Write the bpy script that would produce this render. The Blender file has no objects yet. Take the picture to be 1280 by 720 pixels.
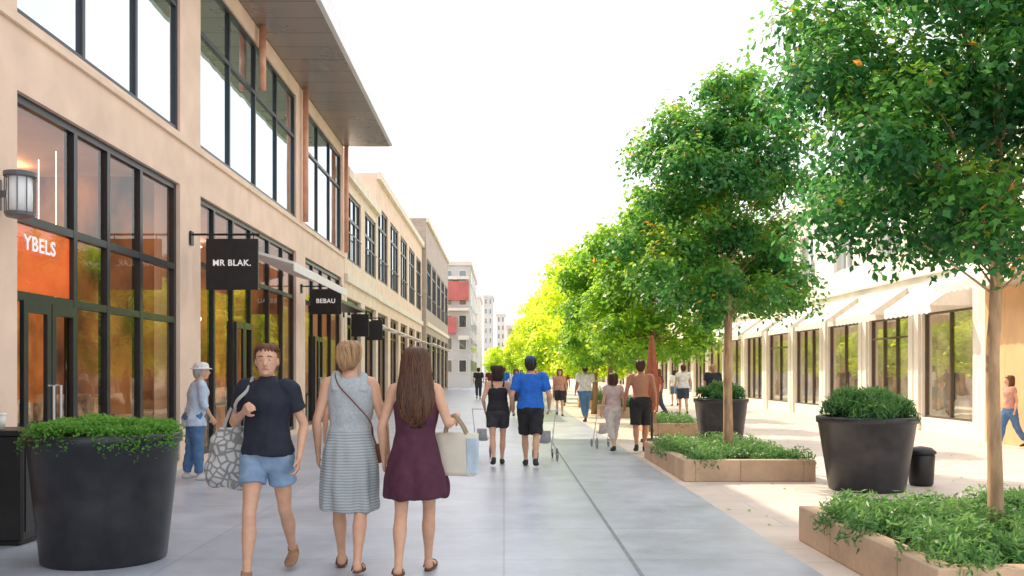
import bpy, math, random
import numpy as np
from mathutils import Vector, Matrix, noise
random.seed(7); rng=np.random.default_rng(7)
S=bpy.context.scene; COL=S.collection
S.view_settings.view_transform='Standard'; S.view_settings.look='None'; S.view_settings.exposure=0
pi=math.pi
# ------------------------------------------------------------ materials
def newmat(name):
    m=bpy.data.materials.new(name); m.use_nodes=True
    nt=m.node_tree; return m,nt,nt.nodes['Principled BSDF'],nt.nodes['Material Output']
def ramp(nt,stops,interp='LINEAR'):
    r=nt.nodes.new('ShaderNodeValToRGB'); r.color_ramp.interpolation=interp
    e=r.color_ramp.elements
    while len(e)<len(stops): e.new(.5)
    for i,(p,c) in enumerate(stops):
        e[i].position=p; e[i].color=(c[0],c[1],c[2],1)
    return r
def coords(nt,sc=(1,1,1)):
    t=nt.nodes.new('ShaderNodeTexCoord'); m=nt.nodes.new('ShaderNodeMapping'); m.inputs['Scale'].default_value=sc
    nt.links.new(t.outputs['Object'],m.inputs['Vector']); return m.outputs['Vector']
def mat(name,c,rough=.6,var=.12,scale=6,bump=0,metal=0,ns=(1,1,1),sss=0,spec=.5,bd=.02,em=0,c2=None):
    m,nt,b,o=newmat(name)
    v=coords(nt,ns); n=nt.nodes.new('ShaderNodeTexNoise'); n.inputs['Scale'].default_value=scale; n.inputs['Detail'].default_value=6
    nt.links.new(v,n.inputs['Vector'])
    r=ramp(nt,[(.3,c2 if c2 else [x*(1-var) for x in c]),(.7,[min(1,x*(1+var)) for x in c])])
    nt.links.new(n.outputs['Fac'],r.inputs['Fac']); nt.links.new(r.outputs['Color'],b.inputs['Base Color'])
    b.inputs['Roughness'].default_value=rough; b.inputs['Metallic'].default_value=metal
    b.inputs['Specular IOR Level'].default_value=spec
    if em: nt.links.new(r.outputs['Color'],b.inputs['Emission Color']); b.inputs['Emission Strength'].default_value=em
    if sss: b.inputs['Subsurface Weight'].default_value=sss; b.inputs['Subsurface Radius'].default_value=(.02,.008,.004); 
    if bump:
        bp=nt.nodes.new('ShaderNodeBump'); bp.inputs['Strength'].default_value=bump; bp.inputs['Distance'].default_value=bd
        nt.links.new(n.outputs['Fac'],bp.inputs['Height']); nt.links.new(bp.outputs['Normal'],b.inputs['Normal'])
    return m
def brickmat(name,c1,c2,mortar,bw,bh,ms=.01,rough=.55,off=.5,stain=.25,bump=.3,plane='XY',ss=.9):
    m,nt,b,o=newmat(name)
    t=nt.nodes.new('ShaderNodeTexCoord')
    vec=t.outputs['Object']
    if plane=='YZ':
        sx=nt.nodes.new('ShaderNodeSeparateXYZ'); cx=nt.nodes.new('ShaderNodeCombineXYZ')
        ad=nt.nodes.new('ShaderNodeMath'); ad.operation='ADD'
        nt.links.new(t.outputs['Object'],sx.inputs[0]); nt.links.new(sx.outputs['X'],ad.inputs[0]); nt.links.new(sx.outputs['Y'],ad.inputs[1])
        nt.links.new(ad.outputs[0],cx.inputs['X']); nt.links.new(sx.outputs['Z'],cx.inputs['Y']); vec=cx.outputs[0]
    br=nt.nodes.new('ShaderNodeTexBrick'); br.offset=off
    nt.links.new(vec,br.inputs['Vector'])
    br.inputs['Color1'].default_value=(*c1,1); br.inputs['Color2'].default_value=(*c2,1); br.inputs['Mortar'].default_value=(*mortar,1)
    br.inputs['Scale'].default_value=1; br.inputs['Mortar Size'].default_value=ms; br.inputs['Brick Width'].default_value=bw; br.inputs['Row Height'].default_value=bh
    n=nt.nodes.new('ShaderNodeTexNoise'); n.inputs['Scale'].default_value=ss; n.inputs['Detail'].default_value=10; n.inputs['Roughness'].default_value=.72
    nt.links.new(t.outputs['Object'],n.inputs['Vector'])
    r=ramp(nt,[(.3,(1-stain,)*3),(.62,(1,1,1))]); nt.links.new(n.outputs['Fac'],r.inputs['Fac'])
    mx=nt.nodes.new('ShaderNodeMixRGB'); mx.blend_type='MULTIPLY'; mx.inputs['Fac'].default_value=1
    nt.links.new(br.outputs['Color'],mx.inputs[1]); nt.links.new(r.outputs['Color'],mx.inputs[2]); nt.links.new(mx.outputs[0],b.inputs['Base Color'])
    rr=nt.nodes.new('ShaderNodeMapRange'); rr.inputs['To Min'].default_value=rough-.14; rr.inputs['To Max'].default_value=rough+.14
    nt.links.new(n.outputs['Fac'],rr.inputs['Value']); nt.links.new(rr.outputs[0],b.inputs['Roughness'])
    bp=nt.nodes.new('ShaderNodeBump'); bp.inputs['Strength'].default_value=bump; bp.inputs['Distance'].default_value=.01; bp.invert=True
    nt.links.new(br.outputs['Fac'],bp.inputs['Height']); nt.links.new(bp.outputs['Normal'],b.inputs['Normal'])
    return m
def leafmat(name,stops,trans=.45,hue=.475):
    m,nt,b,o=newmat(name)
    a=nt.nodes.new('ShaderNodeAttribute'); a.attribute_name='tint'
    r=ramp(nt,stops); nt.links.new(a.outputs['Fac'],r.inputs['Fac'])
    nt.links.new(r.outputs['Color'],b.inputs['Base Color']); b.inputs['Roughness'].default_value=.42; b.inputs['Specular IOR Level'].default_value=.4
    tr=nt.nodes.new('ShaderNodeBsdfTranslucent')
    hs=nt.nodes.new('ShaderNodeHueSaturation'); hs.inputs['Value'].default_value=2.7; hs.inputs['Hue'].default_value=hue
    nt.links.new(r.outputs['Color'],hs.inputs['Color']); nt.links.new(hs.outputs[0],tr.inputs['Color'])
    mx=nt.nodes.new('ShaderNodeMixShader'); mx.inputs[0].default_value=trans
    nt.links.new(b.outputs[0],mx.inputs[1]); nt.links.new(tr.outputs[0],mx.inputs[2]); nt.links.new(mx.outputs[0],o.inputs['Surface'])
    return m
def glassmat(name,lo,hi,tint,under=None,tr=(.92,.91,.88)):
    m,nt,b,o=newmat(name); nt.nodes.remove(b)
    g=nt.nodes.new('ShaderNodeBsdfGlossy'); g.inputs['Roughness'].default_value=.015; g.inputs['Color'].default_value=(*tint,1)
    v=coords(nt); n=nt.nodes.new('ShaderNodeTexNoise'); n.inputs['Scale'].default_value=.8; nt.links.new(v,n.inputs['Vector'])
    bp=nt.nodes.new('ShaderNodeBump'); bp.inputs['Strength'].default_value=.08; bp.inputs['Distance'].default_value=.05
    nt.links.new(n.outputs['Fac'],bp.inputs['Height']); nt.links.new(bp.outputs['Normal'],g.inputs['Normal'])
    if under: u=nt.nodes.new('ShaderNodeBsdfDiffuse'); u.inputs['Color'].default_value=(*under,1)
    else: u=nt.nodes.new('ShaderNodeBsdfTransparent'); u.inputs['Color'].default_value=(*tr,1)
    lw=nt.nodes.new('ShaderNodeLayerWeight'); lw.inputs['Blend'].default_value=.35
    mr=nt.nodes.new('ShaderNodeMapRange'); mr.inputs['To Min'].default_value=lo; mr.inputs['To Max'].default_value=hi
    nt.links.new(lw.outputs['Fresnel'],mr.inputs['Value'])
    mx=nt.nodes.new('ShaderNodeMixShader'); nt.links.new(mr.outputs[0],mx.inputs[0])
    nt.links.new(u.outputs[0],mx.inputs[1]); nt.links.new(g.outputs[0],mx.inputs[2]); nt.links.new(mx.outputs[0],o.inputs['Surface'])
    return m
def emis(name,c,s):
    m,nt,b,o=newmat(name); b.inputs['Base Color'].default_value=(*c,1); b.inputs['Emission Color'].default_value=(*c,1); b.inputs['Emission Strength'].default_value=s
    return m

M={}
M['stucco']=mat('stucco_beige',(.84,.64,.51),.85,.09,1.6,.25)
M['stucco2']=mat('stucco_sand',(.83,.67,.53),.85,.10,2,.2)
M['stucco3']=mat('stucco_cream',(.82,.73,.62),.85,.08,2,.2)
M['plaster']=mat('plaster_white',(.84,.79,.71),.85,.06,2,.15)
M['stone']=brickmat('stone_brown',(.50,.40,.34),(.44,.35,.30),(.38,.32,.29),.9,.35,.012,plane='YZ')
M['soffit']=brickmat('soffit_panels',(.24,.20,.19),(.30,.235,.215),(.09,.07,.065),1.6,.8,.015,rough=.3,off=0,stain=.15)
M['fascia']=mat('fascia_metal',(.70,.69,.70),.35,.05,3,0,.2)
M['copper']=mat('copper_clad',(.70,.36,.24),.45,.15,5,0,.2)
M['frame']=mat('frame_dark_metal',(.022,.026,.032),.35,.2,5)
M['rail']=mat('railing_grey_metal',(.12,.12,.13),.4,.2,5)
M['frameb']=mat('frame_bronze_metal',(.10,.075,.055),.4,.2,5)
M['glass_up']=glassmat('glass_sky',.80,.98,(.80,.90,.97),(.10,.15,.18))
M['glass_lo']=glassmat('glass_shop',.09,.46,(.86,.92,.95))
M['glass_r']=glassmat('glass_plaza_shop',.14,.45,(.97,.95,.92),None,(.95,.93,.9))
M['glass_dk']=glassmat('glass_dim',.25,.85,(.75,.85,.9),(.05,.06,.07))
M['white']=mat('awning_canvas_white',(.84,.81,.76),.8,.05,8)
M['canvas']=mat('awning_canvas_cream',(.82,.74,.63),.85,.08,6,.1)
M['orange']=mat('panel_orange_glow',(.66,.24,.06),.5,.35,2.2,em=.25,c2=(.34,.10,.03))  # panel glows by itself to paint in warm shop light
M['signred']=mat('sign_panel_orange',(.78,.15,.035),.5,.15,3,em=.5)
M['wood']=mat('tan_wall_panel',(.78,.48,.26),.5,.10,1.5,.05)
M['woodin']=mat('timber_interior_glow',(.50,.24,.09),.5,.3,1.1,.1,ns=(1.5,1.5,.8),em=.20,c2=(.07,.04,.03))  # weak self-glow stands in for lamplight on the timber
M['creamin']=mat('cream_interior_glow',(.72,.58,.42),.6,.3,.9,0,em=.35,c2=(.22,.15,.09))  # wall emits its own colour to brighten the shops behind glass
M['floorin']=mat('interior_floor',(.45,.34,.23),.3,.1,3)
M['goods']=mat('shelf_goods',(.75,.50,.28),.6,.4,5,em=.12,c2=(.12,.08,.07))  # slight glow added to the goods in place of shop light
M['black']=mat('black_glazed_pot',(.022,.024,.030),.36,.35,7,.1)
M['blackm']=mat('black_metal',(.015,.016,.018),.4,.2,9)
M['soil']=mat('soil_mulch',(.05,.032,.02),.95,.4,30,.8)
M['corten']=brickmat('planter_stone_blocks',(.64,.46,.31),(.60,.42,.28),(.36,.25,.17),1.25,.6,.007,rough=.75,plane='YZ',stain=.32,ss=2.5)
M['bark']=mat('bark',(.34,.21,.12),.9,.35,14,.8,ns=(1,1,.25))
M['barklt']=mat('bark_pale',(.50,.32,.19),.85,.38,14,.8,ns=(1,1,.25))
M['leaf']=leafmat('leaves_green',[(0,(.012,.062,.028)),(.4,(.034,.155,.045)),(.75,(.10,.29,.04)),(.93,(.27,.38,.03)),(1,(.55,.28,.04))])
M['leafm']=leafmat('leaves_mid',[(0,(.04,.13,.02)),(.4,(.11,.28,.03)),(.75,(.26,.43,.035)),(1,(.42,.50,.05))],.52)  # leaf green shifted to yellow to paint in some backlight
M['leafy']=leafmat('leaves_sunlit_tint',[(0,(.09,.20,.02)),(.35,(.24,.40,.03)),(.75,(.46,.56,.04)),(1,(.62,.62,.08))],.55)  # backlit sun glow painted into the yellow-green leaf colour
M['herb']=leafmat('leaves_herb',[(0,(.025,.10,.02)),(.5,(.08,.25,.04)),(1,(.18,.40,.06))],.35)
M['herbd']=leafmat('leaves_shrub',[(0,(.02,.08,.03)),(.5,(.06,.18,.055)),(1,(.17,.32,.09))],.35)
M['pave']=brickmat('pavement_slabs',(.57,.61,.70),(.51,.555,.65),(.41,.44,.51),2.6,1.45,.008,rough=.36,off=0,stain=.34,ss=1.3)
M['plaza']=brickmat('plaza_pavers',(.78,.67,.60),(.73,.62,.55),(.58,.49,.44),1.1,.55,.007,rough=.6,off=.5,stain=.20,ss=1.1)
M['ground']=mat('ground_concrete',(.42,.40,.38),.9,.15,.5)
M['drain']=mat('drain_dark',(.24,.25,.28),.6,.3,20)
M['signw']=mat('sign_lettering_white',(.9,.9,.9),.5,.02,em=.2)
M['red']=mat('panel_red',(.56,.16,.15),.7,.15,1)
M['hazeg']=mat('far_render_grey_hazed',(.60,.59,.60),.9,.12,.3)  # distance haze painted in as a paler wall grey
M['hazeb']=mat('far_render_tan_hazed',(.74,.69,.64),.9,.08,.3)  # tan lightened to stand in for haze on far blocks
M['lampglow']=emis('warm_lamp',(1,.62,.28),9)
M['lamppanel']=emis('warm_ceiling_light',(1,.62,.30),6)
M['lampsoft']=mat('lantern_glass',(.80,.82,.84),.2,.06,8,em=.12)
M['lampcage']=mat('lantern_metal_grey',(.13,.13,.14),.4,.1,8)
# ------------------------------------------------------------ mesh helpers
def finish(me,m,smooth):
    if m: me.materials.append(m)
    if smooth and len(me.polygons): me.polygons.foreach_set('use_smooth',[True]*len(me.polygons))
    me.update()
def addobj(name,me,parent=None,label=None):
    o=bpy.data.objects.new(name,me); COL.objects.link(o)
    if parent: o.parent=parent
    if label: o['label']=label
    return o
def thing(name,loc,label,cat,group=None,rz=0):
    o=bpy.data.objects.new(name,None); o.empty_display_size=.2; COL.objects.link(o)
    o.location=loc; o.rotation_euler=(0,0,rz); o['label']=label; o['category']=cat
    if group: o['group']=group
    return o
class G:
    def __init__(s): s.v=[]; s.f=[]
    def add(s,v,f):
        k=len(s.v); s.v+= [tuple(p) for p in v]; s.f+=[tuple(i+k for i in q) for q in f]; return s
    def box(s,x0,x1,y0,y1,z0,z1):
        if x1<x0:x0,x1=x1,x0
        if y1<y0:y0,y1=y1,y0
        v=[(x0,y0,z0),(x1,y0,z0),(x1,y1,z0),(x0,y1,z0),(x0,y0,z1),(x1,y0,z1),(x1,y1,z1),(x0,y1,z1)]
        return s.add(v,[(0,3,2,1),(4,5,6,7),(0,1,5,4),(1,2,6,5),(2,3,7,6),(3,0,4,7)])
    def mesh(s,name,m,smooth=False,off=(0,0,0)):
        me=bpy.data.meshes.new(name)
        me.from_pydata([(a-off[0],b-off[1],c-off[2]) for a,b,c in s.v],[],s.f); finish(me,m,smooth); return me
    def obj(s,name,m,parent=None,smooth=False,off=None,label=None,bevel=0):
        if off is None: off=(0,0,0)
        o=addobj(name,s.mesh(name,m,smooth,off),parent,label)
        if bevel:
            b=o.modifiers.new('b','BEVEL'); b.width=bevel; b.segments=2; b.limit_method='ANGLE'
        return o
def catmull(P,sub):
    P=[np.array(p,float) for p in P]
    if sub<=1 or len(P)<3: return P
    Q=[2*P[0]-P[1]]+P+[2*P[-1]-P[-2]]; out=[]
    for i in range(1,len(Q)-2):
        for k in range(sub):
            t=k/sub; a,b,c,d=Q[i-1:i+3]
            out.append(.5*((2*b)+(c-a)*t+(2*a-5*b+4*c-d)*t*t+(3*b-a-3*c+d)*t**3))
    out.append(P[-1]); return out
def tube(pts,rad,n=10,sub=3,ref=None,cap=True):
    rad=[(r,r) if not isinstance(r,(tuple,list)) else r for r in rad]
    A=catmull([tuple(p)+tuple(r) for p,r in zip(pts,rad)],sub)
    v=[];f=[];u=None
    for i,a in enumerate(A):
        p=a[:3]; t=A[min(i+1,len(A)-1)][:3]-A[max(i-1,0)][:3]; t=t/(np.linalg.norm(t)+1e-9)
        if ref is not None: u=np.array(ref,float)
        elif u is None: u=np.array((1.,0,0)) if abs(t[0])<.8 else np.array((0,1.,0))
        u=u-t*np.dot(u,t); u/=np.linalg.norm(u)+1e-9; w=np.cross(t,u)
        for k in range(n):
            an=2*pi*k/n; v.append(tuple(p+u*max(a[3],.0005)*math.cos(an)+w*max(a[4],.0005)*math.sin(an)))
    m=len(A)
    for i in range(m-1):
        for k in range(n):
            f.append((i*n+k,i*n+(k+1)%n,(i+1)*n+(k+1)%n,(i+1)*n+k))
    if cap: f.append(tuple(range(n))[::-1]); f.append(tuple((m-1)*n+k for k in range(n)))
    return v,f
def loft(rings,n=24,sub=3,folds=0,k=9,ph=0):
    R=catmull([tuple(r)+((0,) if len(r)==5 else ()) for r in rings],sub); v=[];f=[]
    for r in R:
        for j in range(n):
            a=2*pi*j/n; q=1+r[5]*(.6*math.sin(k*a+ph)+.4*math.sin((k+4)*a+ph*2+1))
            v.append((r[0]+max(r[3],.001)*q*math.cos(a),r[1]+max(r[4],.001)*q*math.sin(a),r[2]))
    m=len(R)
    for i in range(m-1):
        for j in range(n): f.append((i*n+j,i*n+(j+1)%n,(i+1)*n+(j+1)%n,(i+1)*n+j))
    f.append(tuple(range(n))[::-1]); f.append(tuple((m-1)*n+j for j in range(n)))
    return v,f
def ell(c,r,n=14,m=9):
    v=[];f=[]
    for i in range(1,m):
        t=pi*i/m
        for j in range(n):
            a=2*pi*j/n; v.append((c[0]+r[0]*math.sin(t)*math.cos(a),c[1]+r[1]*math.sin(t)*math.sin(a),c[2]-r[2]*math.cos(t)))
    for i in range(m-2):
        for j in range(n): f.append((i*n+j,i*n+(j+1)%n,(i+1)*n+(j+1)%n,(i+1)*n+j))
    v.append((c[0],c[1],c[2]-r[2])); v.append((c[0],c[1],c[2]+r[2])); b=len(v)-2
    for j in range(n): f.append((b,(j+1)%n,j)); f.append((b+1,(m-2)*n+j,(m-2)*n+(j+1)%n))
    return v,f
def lathe(prof,n=40):
    v=[];f=[]
    for r,z in prof:
        for j in range(n):
            a=2*pi*j/n; v.append((r*math.cos(a),r*math.sin(a),z))
    for i in range(len(prof)-1):
        for j in range(n): f.append((i*n+j,i*n+(j+1)%n,(i+1)*n+(j+1)%n,(i+1)*n+j))
    f.append(tuple(range(n))[::-1]); f.append(tuple((len(prof)-1)*n+j for j in range(n)))
    return v,f
def remesh(g,name,m,voxel,sm=2,disp=0,ds=9,sc=1.0,zs=1):
    me=bpy.data.meshes.new('tmp'); me.from_pydata(g.v,[],g.f); ob=bpy.data.objects.new('tmp',me); COL.objects.link(ob)
    r=ob.modifiers.new('r','REMESH'); r.mode='VOXEL'; r.voxel_size=voxel; r.use_smooth_shade=True
    if sm: q=ob.modifiers.new('s','SMOOTH'); q.iterations=sm; q.factor=.6
    bpy.context.view_layer.update()
    me2=bpy.data.meshes.new_from_object(ob.evaluated_get(bpy.context.evaluated_depsgraph_get()))
    bpy.data.objects.remove(ob); bpy.data.meshes.remove(me)
    N=len(me2.vertices); co=np.empty(N*3); me2.vertices.foreach_get('co',co); co=co.reshape(-1,3)
    if disp and N:
        no=np.empty(N*3); me2.vertices.foreach_get('normal',no); no=no.reshape(-1,3)
        d=np.array([.3+noise.noise((x*ds,y*ds,z*ds*zs))+.35*noise.noise((x*ds*2.3+5,y*ds*2.3,z*ds*2.3*zs)) for x,y,z in co]); co=co+no*(d[:,None]*disp)
    co=co*sc; me2.vertices.foreach_set('co',co.ravel()); me2.name=name; me2.materials.clear(); finish(me2,m,True); return me2
def leaves(name,P,Nrm,L,W,tint,m,droop=0.0):
    n=len(P); a=rng.normal(size=(n,3)); a[:,2]-=droop; Nn=Nrm/ (np.linalg.norm(Nrm,axis=1)[:,None]+1e-9)
    a=a-Nn*np.sum(a*Nn,axis=1)[:,None]; a/=np.linalg.norm(a,axis=1)[:,None]+1e-9; b=np.cross(Nn,a)
    Ls=(L*rng.uniform(.6,1.3,n))[:,None]; Ws=(W*rng.uniform(.7,1.2,n))[:,None]
    V=np.stack([P-a*Ls/2, P+b*Ws/2+Nn*Ws*.18, P+a*Ls/2, P-b*Ws/2+Nn*Ws*.18],1).reshape(-1,3)
    me=bpy.data.meshes.new(name); me.vertices.add(4*n); me.vertices.foreach_set('co',V.ravel())
    me.loops.add(4*n); me.loops.foreach_set('vertex_index',np.arange(4*n,dtype=np.int32))
    me.polygons.add(n); me.polygons.foreach_set('loop_start',np.arange(0,4*n,4,dtype=np.int32)); me.polygons.foreach_set('loop_total',np.full(n,4,dtype=np.int32))
    me.update(calc_edges=True); at=me.attributes.new('tint','FLOAT','FACE'); at.data.foreach_set('value',np.clip(tint,0,1).astype(np.float32))
    me.materials.append(m); return me
# ------------------------------------------------------------ world, sun, camera
sv=Vector((-.66,.86,.92)).normalized()
w=bpy.data.worlds.new('World'); S.world=w; w.use_nodes=True; nt=w.node_tree
bg=nt.nodes['Background']; sky=nt.nodes.new('ShaderNodeTexSky'); sky.sky_type='NISHITA'; sky.sun_disc=False
sky.sun_elevation=math.asin(sv.z); sky.sun_rotation=math.atan2(sv.x,sv.y); sky.dust_density=4; sky.air_density=1.2
nt.links.new(sky.outputs[0],bg.inputs['Color']); bg.inputs['Strength'].default_value=.10
b2=nt.nodes.new('ShaderNodeBackground'); b2.inputs['Color'].default_value=(1,.97,.94,1); b2.inputs['Strength'].default_value=1.18
ad=nt.nodes.new('ShaderNodeAddShader'); nt.links.new(bg.outputs[0],ad.inputs[0]); nt.links.new(b2.outputs[0],ad.inputs[1])
nt.links.new(ad.outputs[0],nt.nodes['World Output'].inputs['Surface'])
sl=bpy.data.lights.new('sun','SUN'); sl.energy=5; sl.angle=math.radians(.6); sl.color=(1,.83,.60)
so=bpy.data.objects.new('sun',sl); COL.objects.link(so); so.rotation_euler=sv.to_track_quat('Z','Y').to_euler(); so.location=(-20,20,30)
cd=bpy.data.cameras.new('camera'); cam=bpy.data.objects.new('camera',cd); COL.objects.link(cam); S.camera=cam
cam.location=(0,0,1.5); cam.rotation_euler=(pi/2,0,0); cd.lens=32; cd.sensor_width=36; cd.clip_end=2500; cd.clip_start=.1
cd.shift_x=10/1280; cd.shift_y=105/1280
# ------------------------------------------------------------ ground
def sheet(name,x0,x1,y0,y1,z,m):
    g=G(); g.add([(x0,y0,z),(x1,y0,z),(x1,y1,z),(x0,y1,z)],[(0,1,2,3)]); o=g.obj(name,m); o['kind']='structure'; return o
sheet('ground',-700,700,-300,1500,0,M['ground'])
sheet('pavement',-5.0,2.35,-12,170,.004,M['pave'])
sheet('pavement',2.35,10.7,-12,170,.004,M['plaza'])
sheet('pavement_joint',1.0,1.028,-5,160,.008,M['drain'])
n=260; P=np.stack([rng.uniform(2.4,8.5,n),rng.uniform(5,26,n),np.full(n,.014)],1); Nn=np.stack([rng.normal(size=n)*.15,rng.normal(size=n)*.15,np.ones(n)],1)
o=addobj('fallen_leaves',leaves('fallen_leaves',P,Nn,.06,.035,rng.uniform(.5,1,n),M['leaf'])); o['kind']='stuff'; o['label']='scattered small fallen leaves lying on the paving'; o['category']='leaves'
# ------------------------------------------------------------ buildings
def facade(g,X,s,y0,y1,z0,z1,ops,t=.4):
    ys=sorted(set([y0,y1]+[a for o in ops for a in o[:2]])); zs=sorted(set([z0,z1]+[a for o in ops for a in o[2:4]]))
    for a,b in zip(zs[:-1],zs[1:]):
        run=None
        for c,d in list(zip(ys[:-1],ys[1:]))+[(None,None)]:
            fill= c is not None and not any(o[0]<=c and d<=o[1] and o[2]<=a and b<=o[3] for o in ops)
            if fill: run=(run[0] if run else c, d)
            elif run: g.box(X-s*t,X,run[0],run[1],a,b); run=None
def window(par,off,X,s,y0,y1,z0,z1,my,mz,gm,fm,fw=.07,name='window',rec=.13):
    g=G(); a,b=X-s*(rec+.11),X-s*rec
    g.box(a,b,y0,y0+fw,z0,z1); g.box(a,b,y1-fw,y1,z0,z1); g.box(a,b,y0+fw,y1-fw,z0,z0+fw); g.box(a,b,y0+fw,y1-fw,z1-fw,z1)
    for m in my: g.box(a-s*.003,b+s*.003,m-fw/2,m+fw/2,z0+fw,z1-fw)
    for m in mz: g.box(a,b,y0+fw,y1-fw,m-fw/2,m+fw/2)
    o=g.obj(name,fm,par,off=off)
    g=G(); x=X-s*(rec+.04); q=[(x,y0+.01,z0+.01),(x,y1-.01,z0+.01),(x,y1-.01,z1-.01),(x,y0+.01,z1-.01)]
    g.add(q,[(0,1,2,3)]); g.obj('window_pane',gm,o,off=off); return o
def shell(par,off,X,s,y0,y1,h,depth,ops,wm,floors,t=.4,roofm=None,parapet=.0):
    g=G(); facade(g,X,s,y0,y1,0,h,ops,t)
    xb=X-s*depth
    g.box(X-s*t,xb,y0,y0+.3,0,h); g.box(X-s*t,xb,y1-.3,y1,0,h); g.box(xb,xb+s*.3,y0+.3,y1-.3,0,h)
    for z in floors: g.box(X-s*t,xb+s*.3,y0+.3,y1-.3,z-.15,z+.15)
    g.obj('wall',wm,par,off=off)
    g=G(); g.box(X-s*t,xb+s*.3,y0+.3,y1-.3,h-.35-parapet,h-.05-parapet); g.obj('roof',roofm or M['fascia'],par,off=off)
def textobj(s,m,par,loc,rot,size,name='lettering',bold=.012,wide=1):
    c=bpy.data.curves.new('t','FONT'); c.body=s; c.size=size; c.extrude=.004; c.offset=bold*size; c.align_x='CENTER'; c.align_y='CENTER'; c.space_character=1.08
    o=bpy.data.objects.new('t',c); COL.objects.link(o); bpy.context.view_layer.update()
    me=bpy.data.meshes.new_from_object(o.evaluated_get(bpy.context.evaluated_depsgraph_get())); bpy.data.objects.remove(o)
    me.materials.clear(); me.materials.append(m); q=addobj(name,me,par); q.location=loc; q.rotation_euler=rot; q.scale=(wide,1,1); return q
# --- left main building
off=(-5,14,0)
B=thing('shop_building',off,'two-storey peach stucco shop building with dark windows and metal canopy','building')
lo=[(2.5,8.4,.12,4.4),(9.35,14.05,.12,4.4),(15.0,21.9,.12,4.4),(22.9,28,.12,4.4)]
up=[(2.5,8.4,5.2,8.15),(9.35,14.05,5.2,8.15),(15.0,21.9,5.2,8.15),(22.9,28,5.2,8.15)]
shell(B,off,-5,1,0,28.5,8.5,9,lo+up,M['stucco'],[4.8])
g=G(); g.box(-14.0,-3.55,-2,28.2,8.505,8.56); g.obj('canopy_soffit',M['soffit'],B,off=off)
g=G(); g.box(-14.0,-3.5,-2.05,28.25,8.563,8.80); g.box(-3.547,-3.45,-2.05,28.25,8.50,8.92); g.box(-14,-3.55,28.203,28.3,8.50,8.92); g.obj('canopy_roof',M['fascia'],B,off=off)
for y in (18.4,22.4,28.2):
    g=G(); g.add(*tube([(-4.88,y,5.2 if y!=18.4 else 7.2),(-4.88,y,8.5)],[.07,.07],14,1)); g.obj('canopy_post',M['copper'],B,off=off,smooth=True)
g=G(); g.box(-4.995,-4.95,0,28.5,5.06,5.12); g.obj('cornice',M['stucco2'],B,off=off)
for (a,b,c,d) in up:
    n=3 if b-a<5.5 else 4
    my=[a+(b-a)*i/n for i in range(1,n)]
    window(B,off,-5,1,a,b,c,d,my,[7.15],M['glass_up'],M['frame'],.075,rec=.04)
window(B,off,-5,1,2.5,8.4,.12,4.4,[4.5,6.5],[3.1],M['glass_lo'],M['frame'],.1,rec=.06)
window(B,off,-5,1,9.35,14.05,.12,4.4,[10.75,11.65,12.7],[2.3,3.12],M['glass_lo'],M['frame'],.09,rec=.06)
window(B,off,-5,1,15.0,21.9,.12,4.4,[15.9,17.0,18.2,19.6,20.8],[3.3],M['glass_lo'],M['frame'],.085,rec=.06)
window(B,off,-5,1,22.9,28.0,.12,4.4,[24.1,25.3,26.6],[3.3],M['glass_lo'],M['frame'],.1,rec=.06)
def door(par,off,X,s,y0,y1,z1):
    g=G(); a,b=X-s*.056,X-s*.01
    for q0,q1 in ((y0,(y0+y1)/2-.01),((y0+y1)/2+.01,y1)):
        g.box(a,b,q0,q0+.09,.12,z1); g.box(a,b,q1-.09,q1,.12,z1); g.box(a,b,q0+.09,q1-.09,z1-.12,z1); g.box(a,b,q0+.09,q1-.09,.12,.38)
    o=g.obj('door',M['frame'],par,off=off)
    c=(y0+y1)/2
    for q in (c-.08,c+.08):
        g=G(); g.add(*tube([(b+s*.0,q,.95),(b+s*.06,q,.95),(b+s*.06,q,1.35),(b,q,1.35)],[.014]*4,6,1)); g.obj('handle',M['fascia'],o,off=off)
door(B,off,-5,1,9.5,10.68,2.25); door(B,off,-5,1,17.05,18.15,2.45); door(B,off,-5,1,24.15,25.2,2.45)
# interiors
g=G()
for (y0,y1) in ((.3,8.8),(9.0,14.4),(14.6,22.4),(22.6,28.2)): g.box(-8.3,-8.2,y0,y1,.05,4.6)
for y in (8.9,14.5,22.5): g.box(-8.2,-5.45,y-.05,y+.05,.05,4.6)
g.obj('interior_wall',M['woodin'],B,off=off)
g=G(); g.box(-8.2,-5.4,.3,28.2,.01,.05); g.obj('interior_floor',M['floorin'],B,off=off)
g=G(); g.box(-5.145,-5.105,9.46,10.69,2.36,3.06); g.obj('sign_panel',M['signred'],B,off=off)
for q in ((-7.0,-6.9,12.9,14.0,.1,2.8),(-7.9,-7.8,10.6,12.4,2.5,3.4),(-7.9,-7.8,19,21,2.5,3.4),(-7.9,-7.8,15.4,16.8,2.5,3.3),(-7.9,-7.8,25,27,2.5,3.4),(-6.6,-6.5,16.0,16.8,.1,2.6),(-6.4,-6.3,19.8,20.6,.1,2.4)):
    g=G(); g.box(*q); g.obj('interior_panel',M['orange'],B,off=off)
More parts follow.
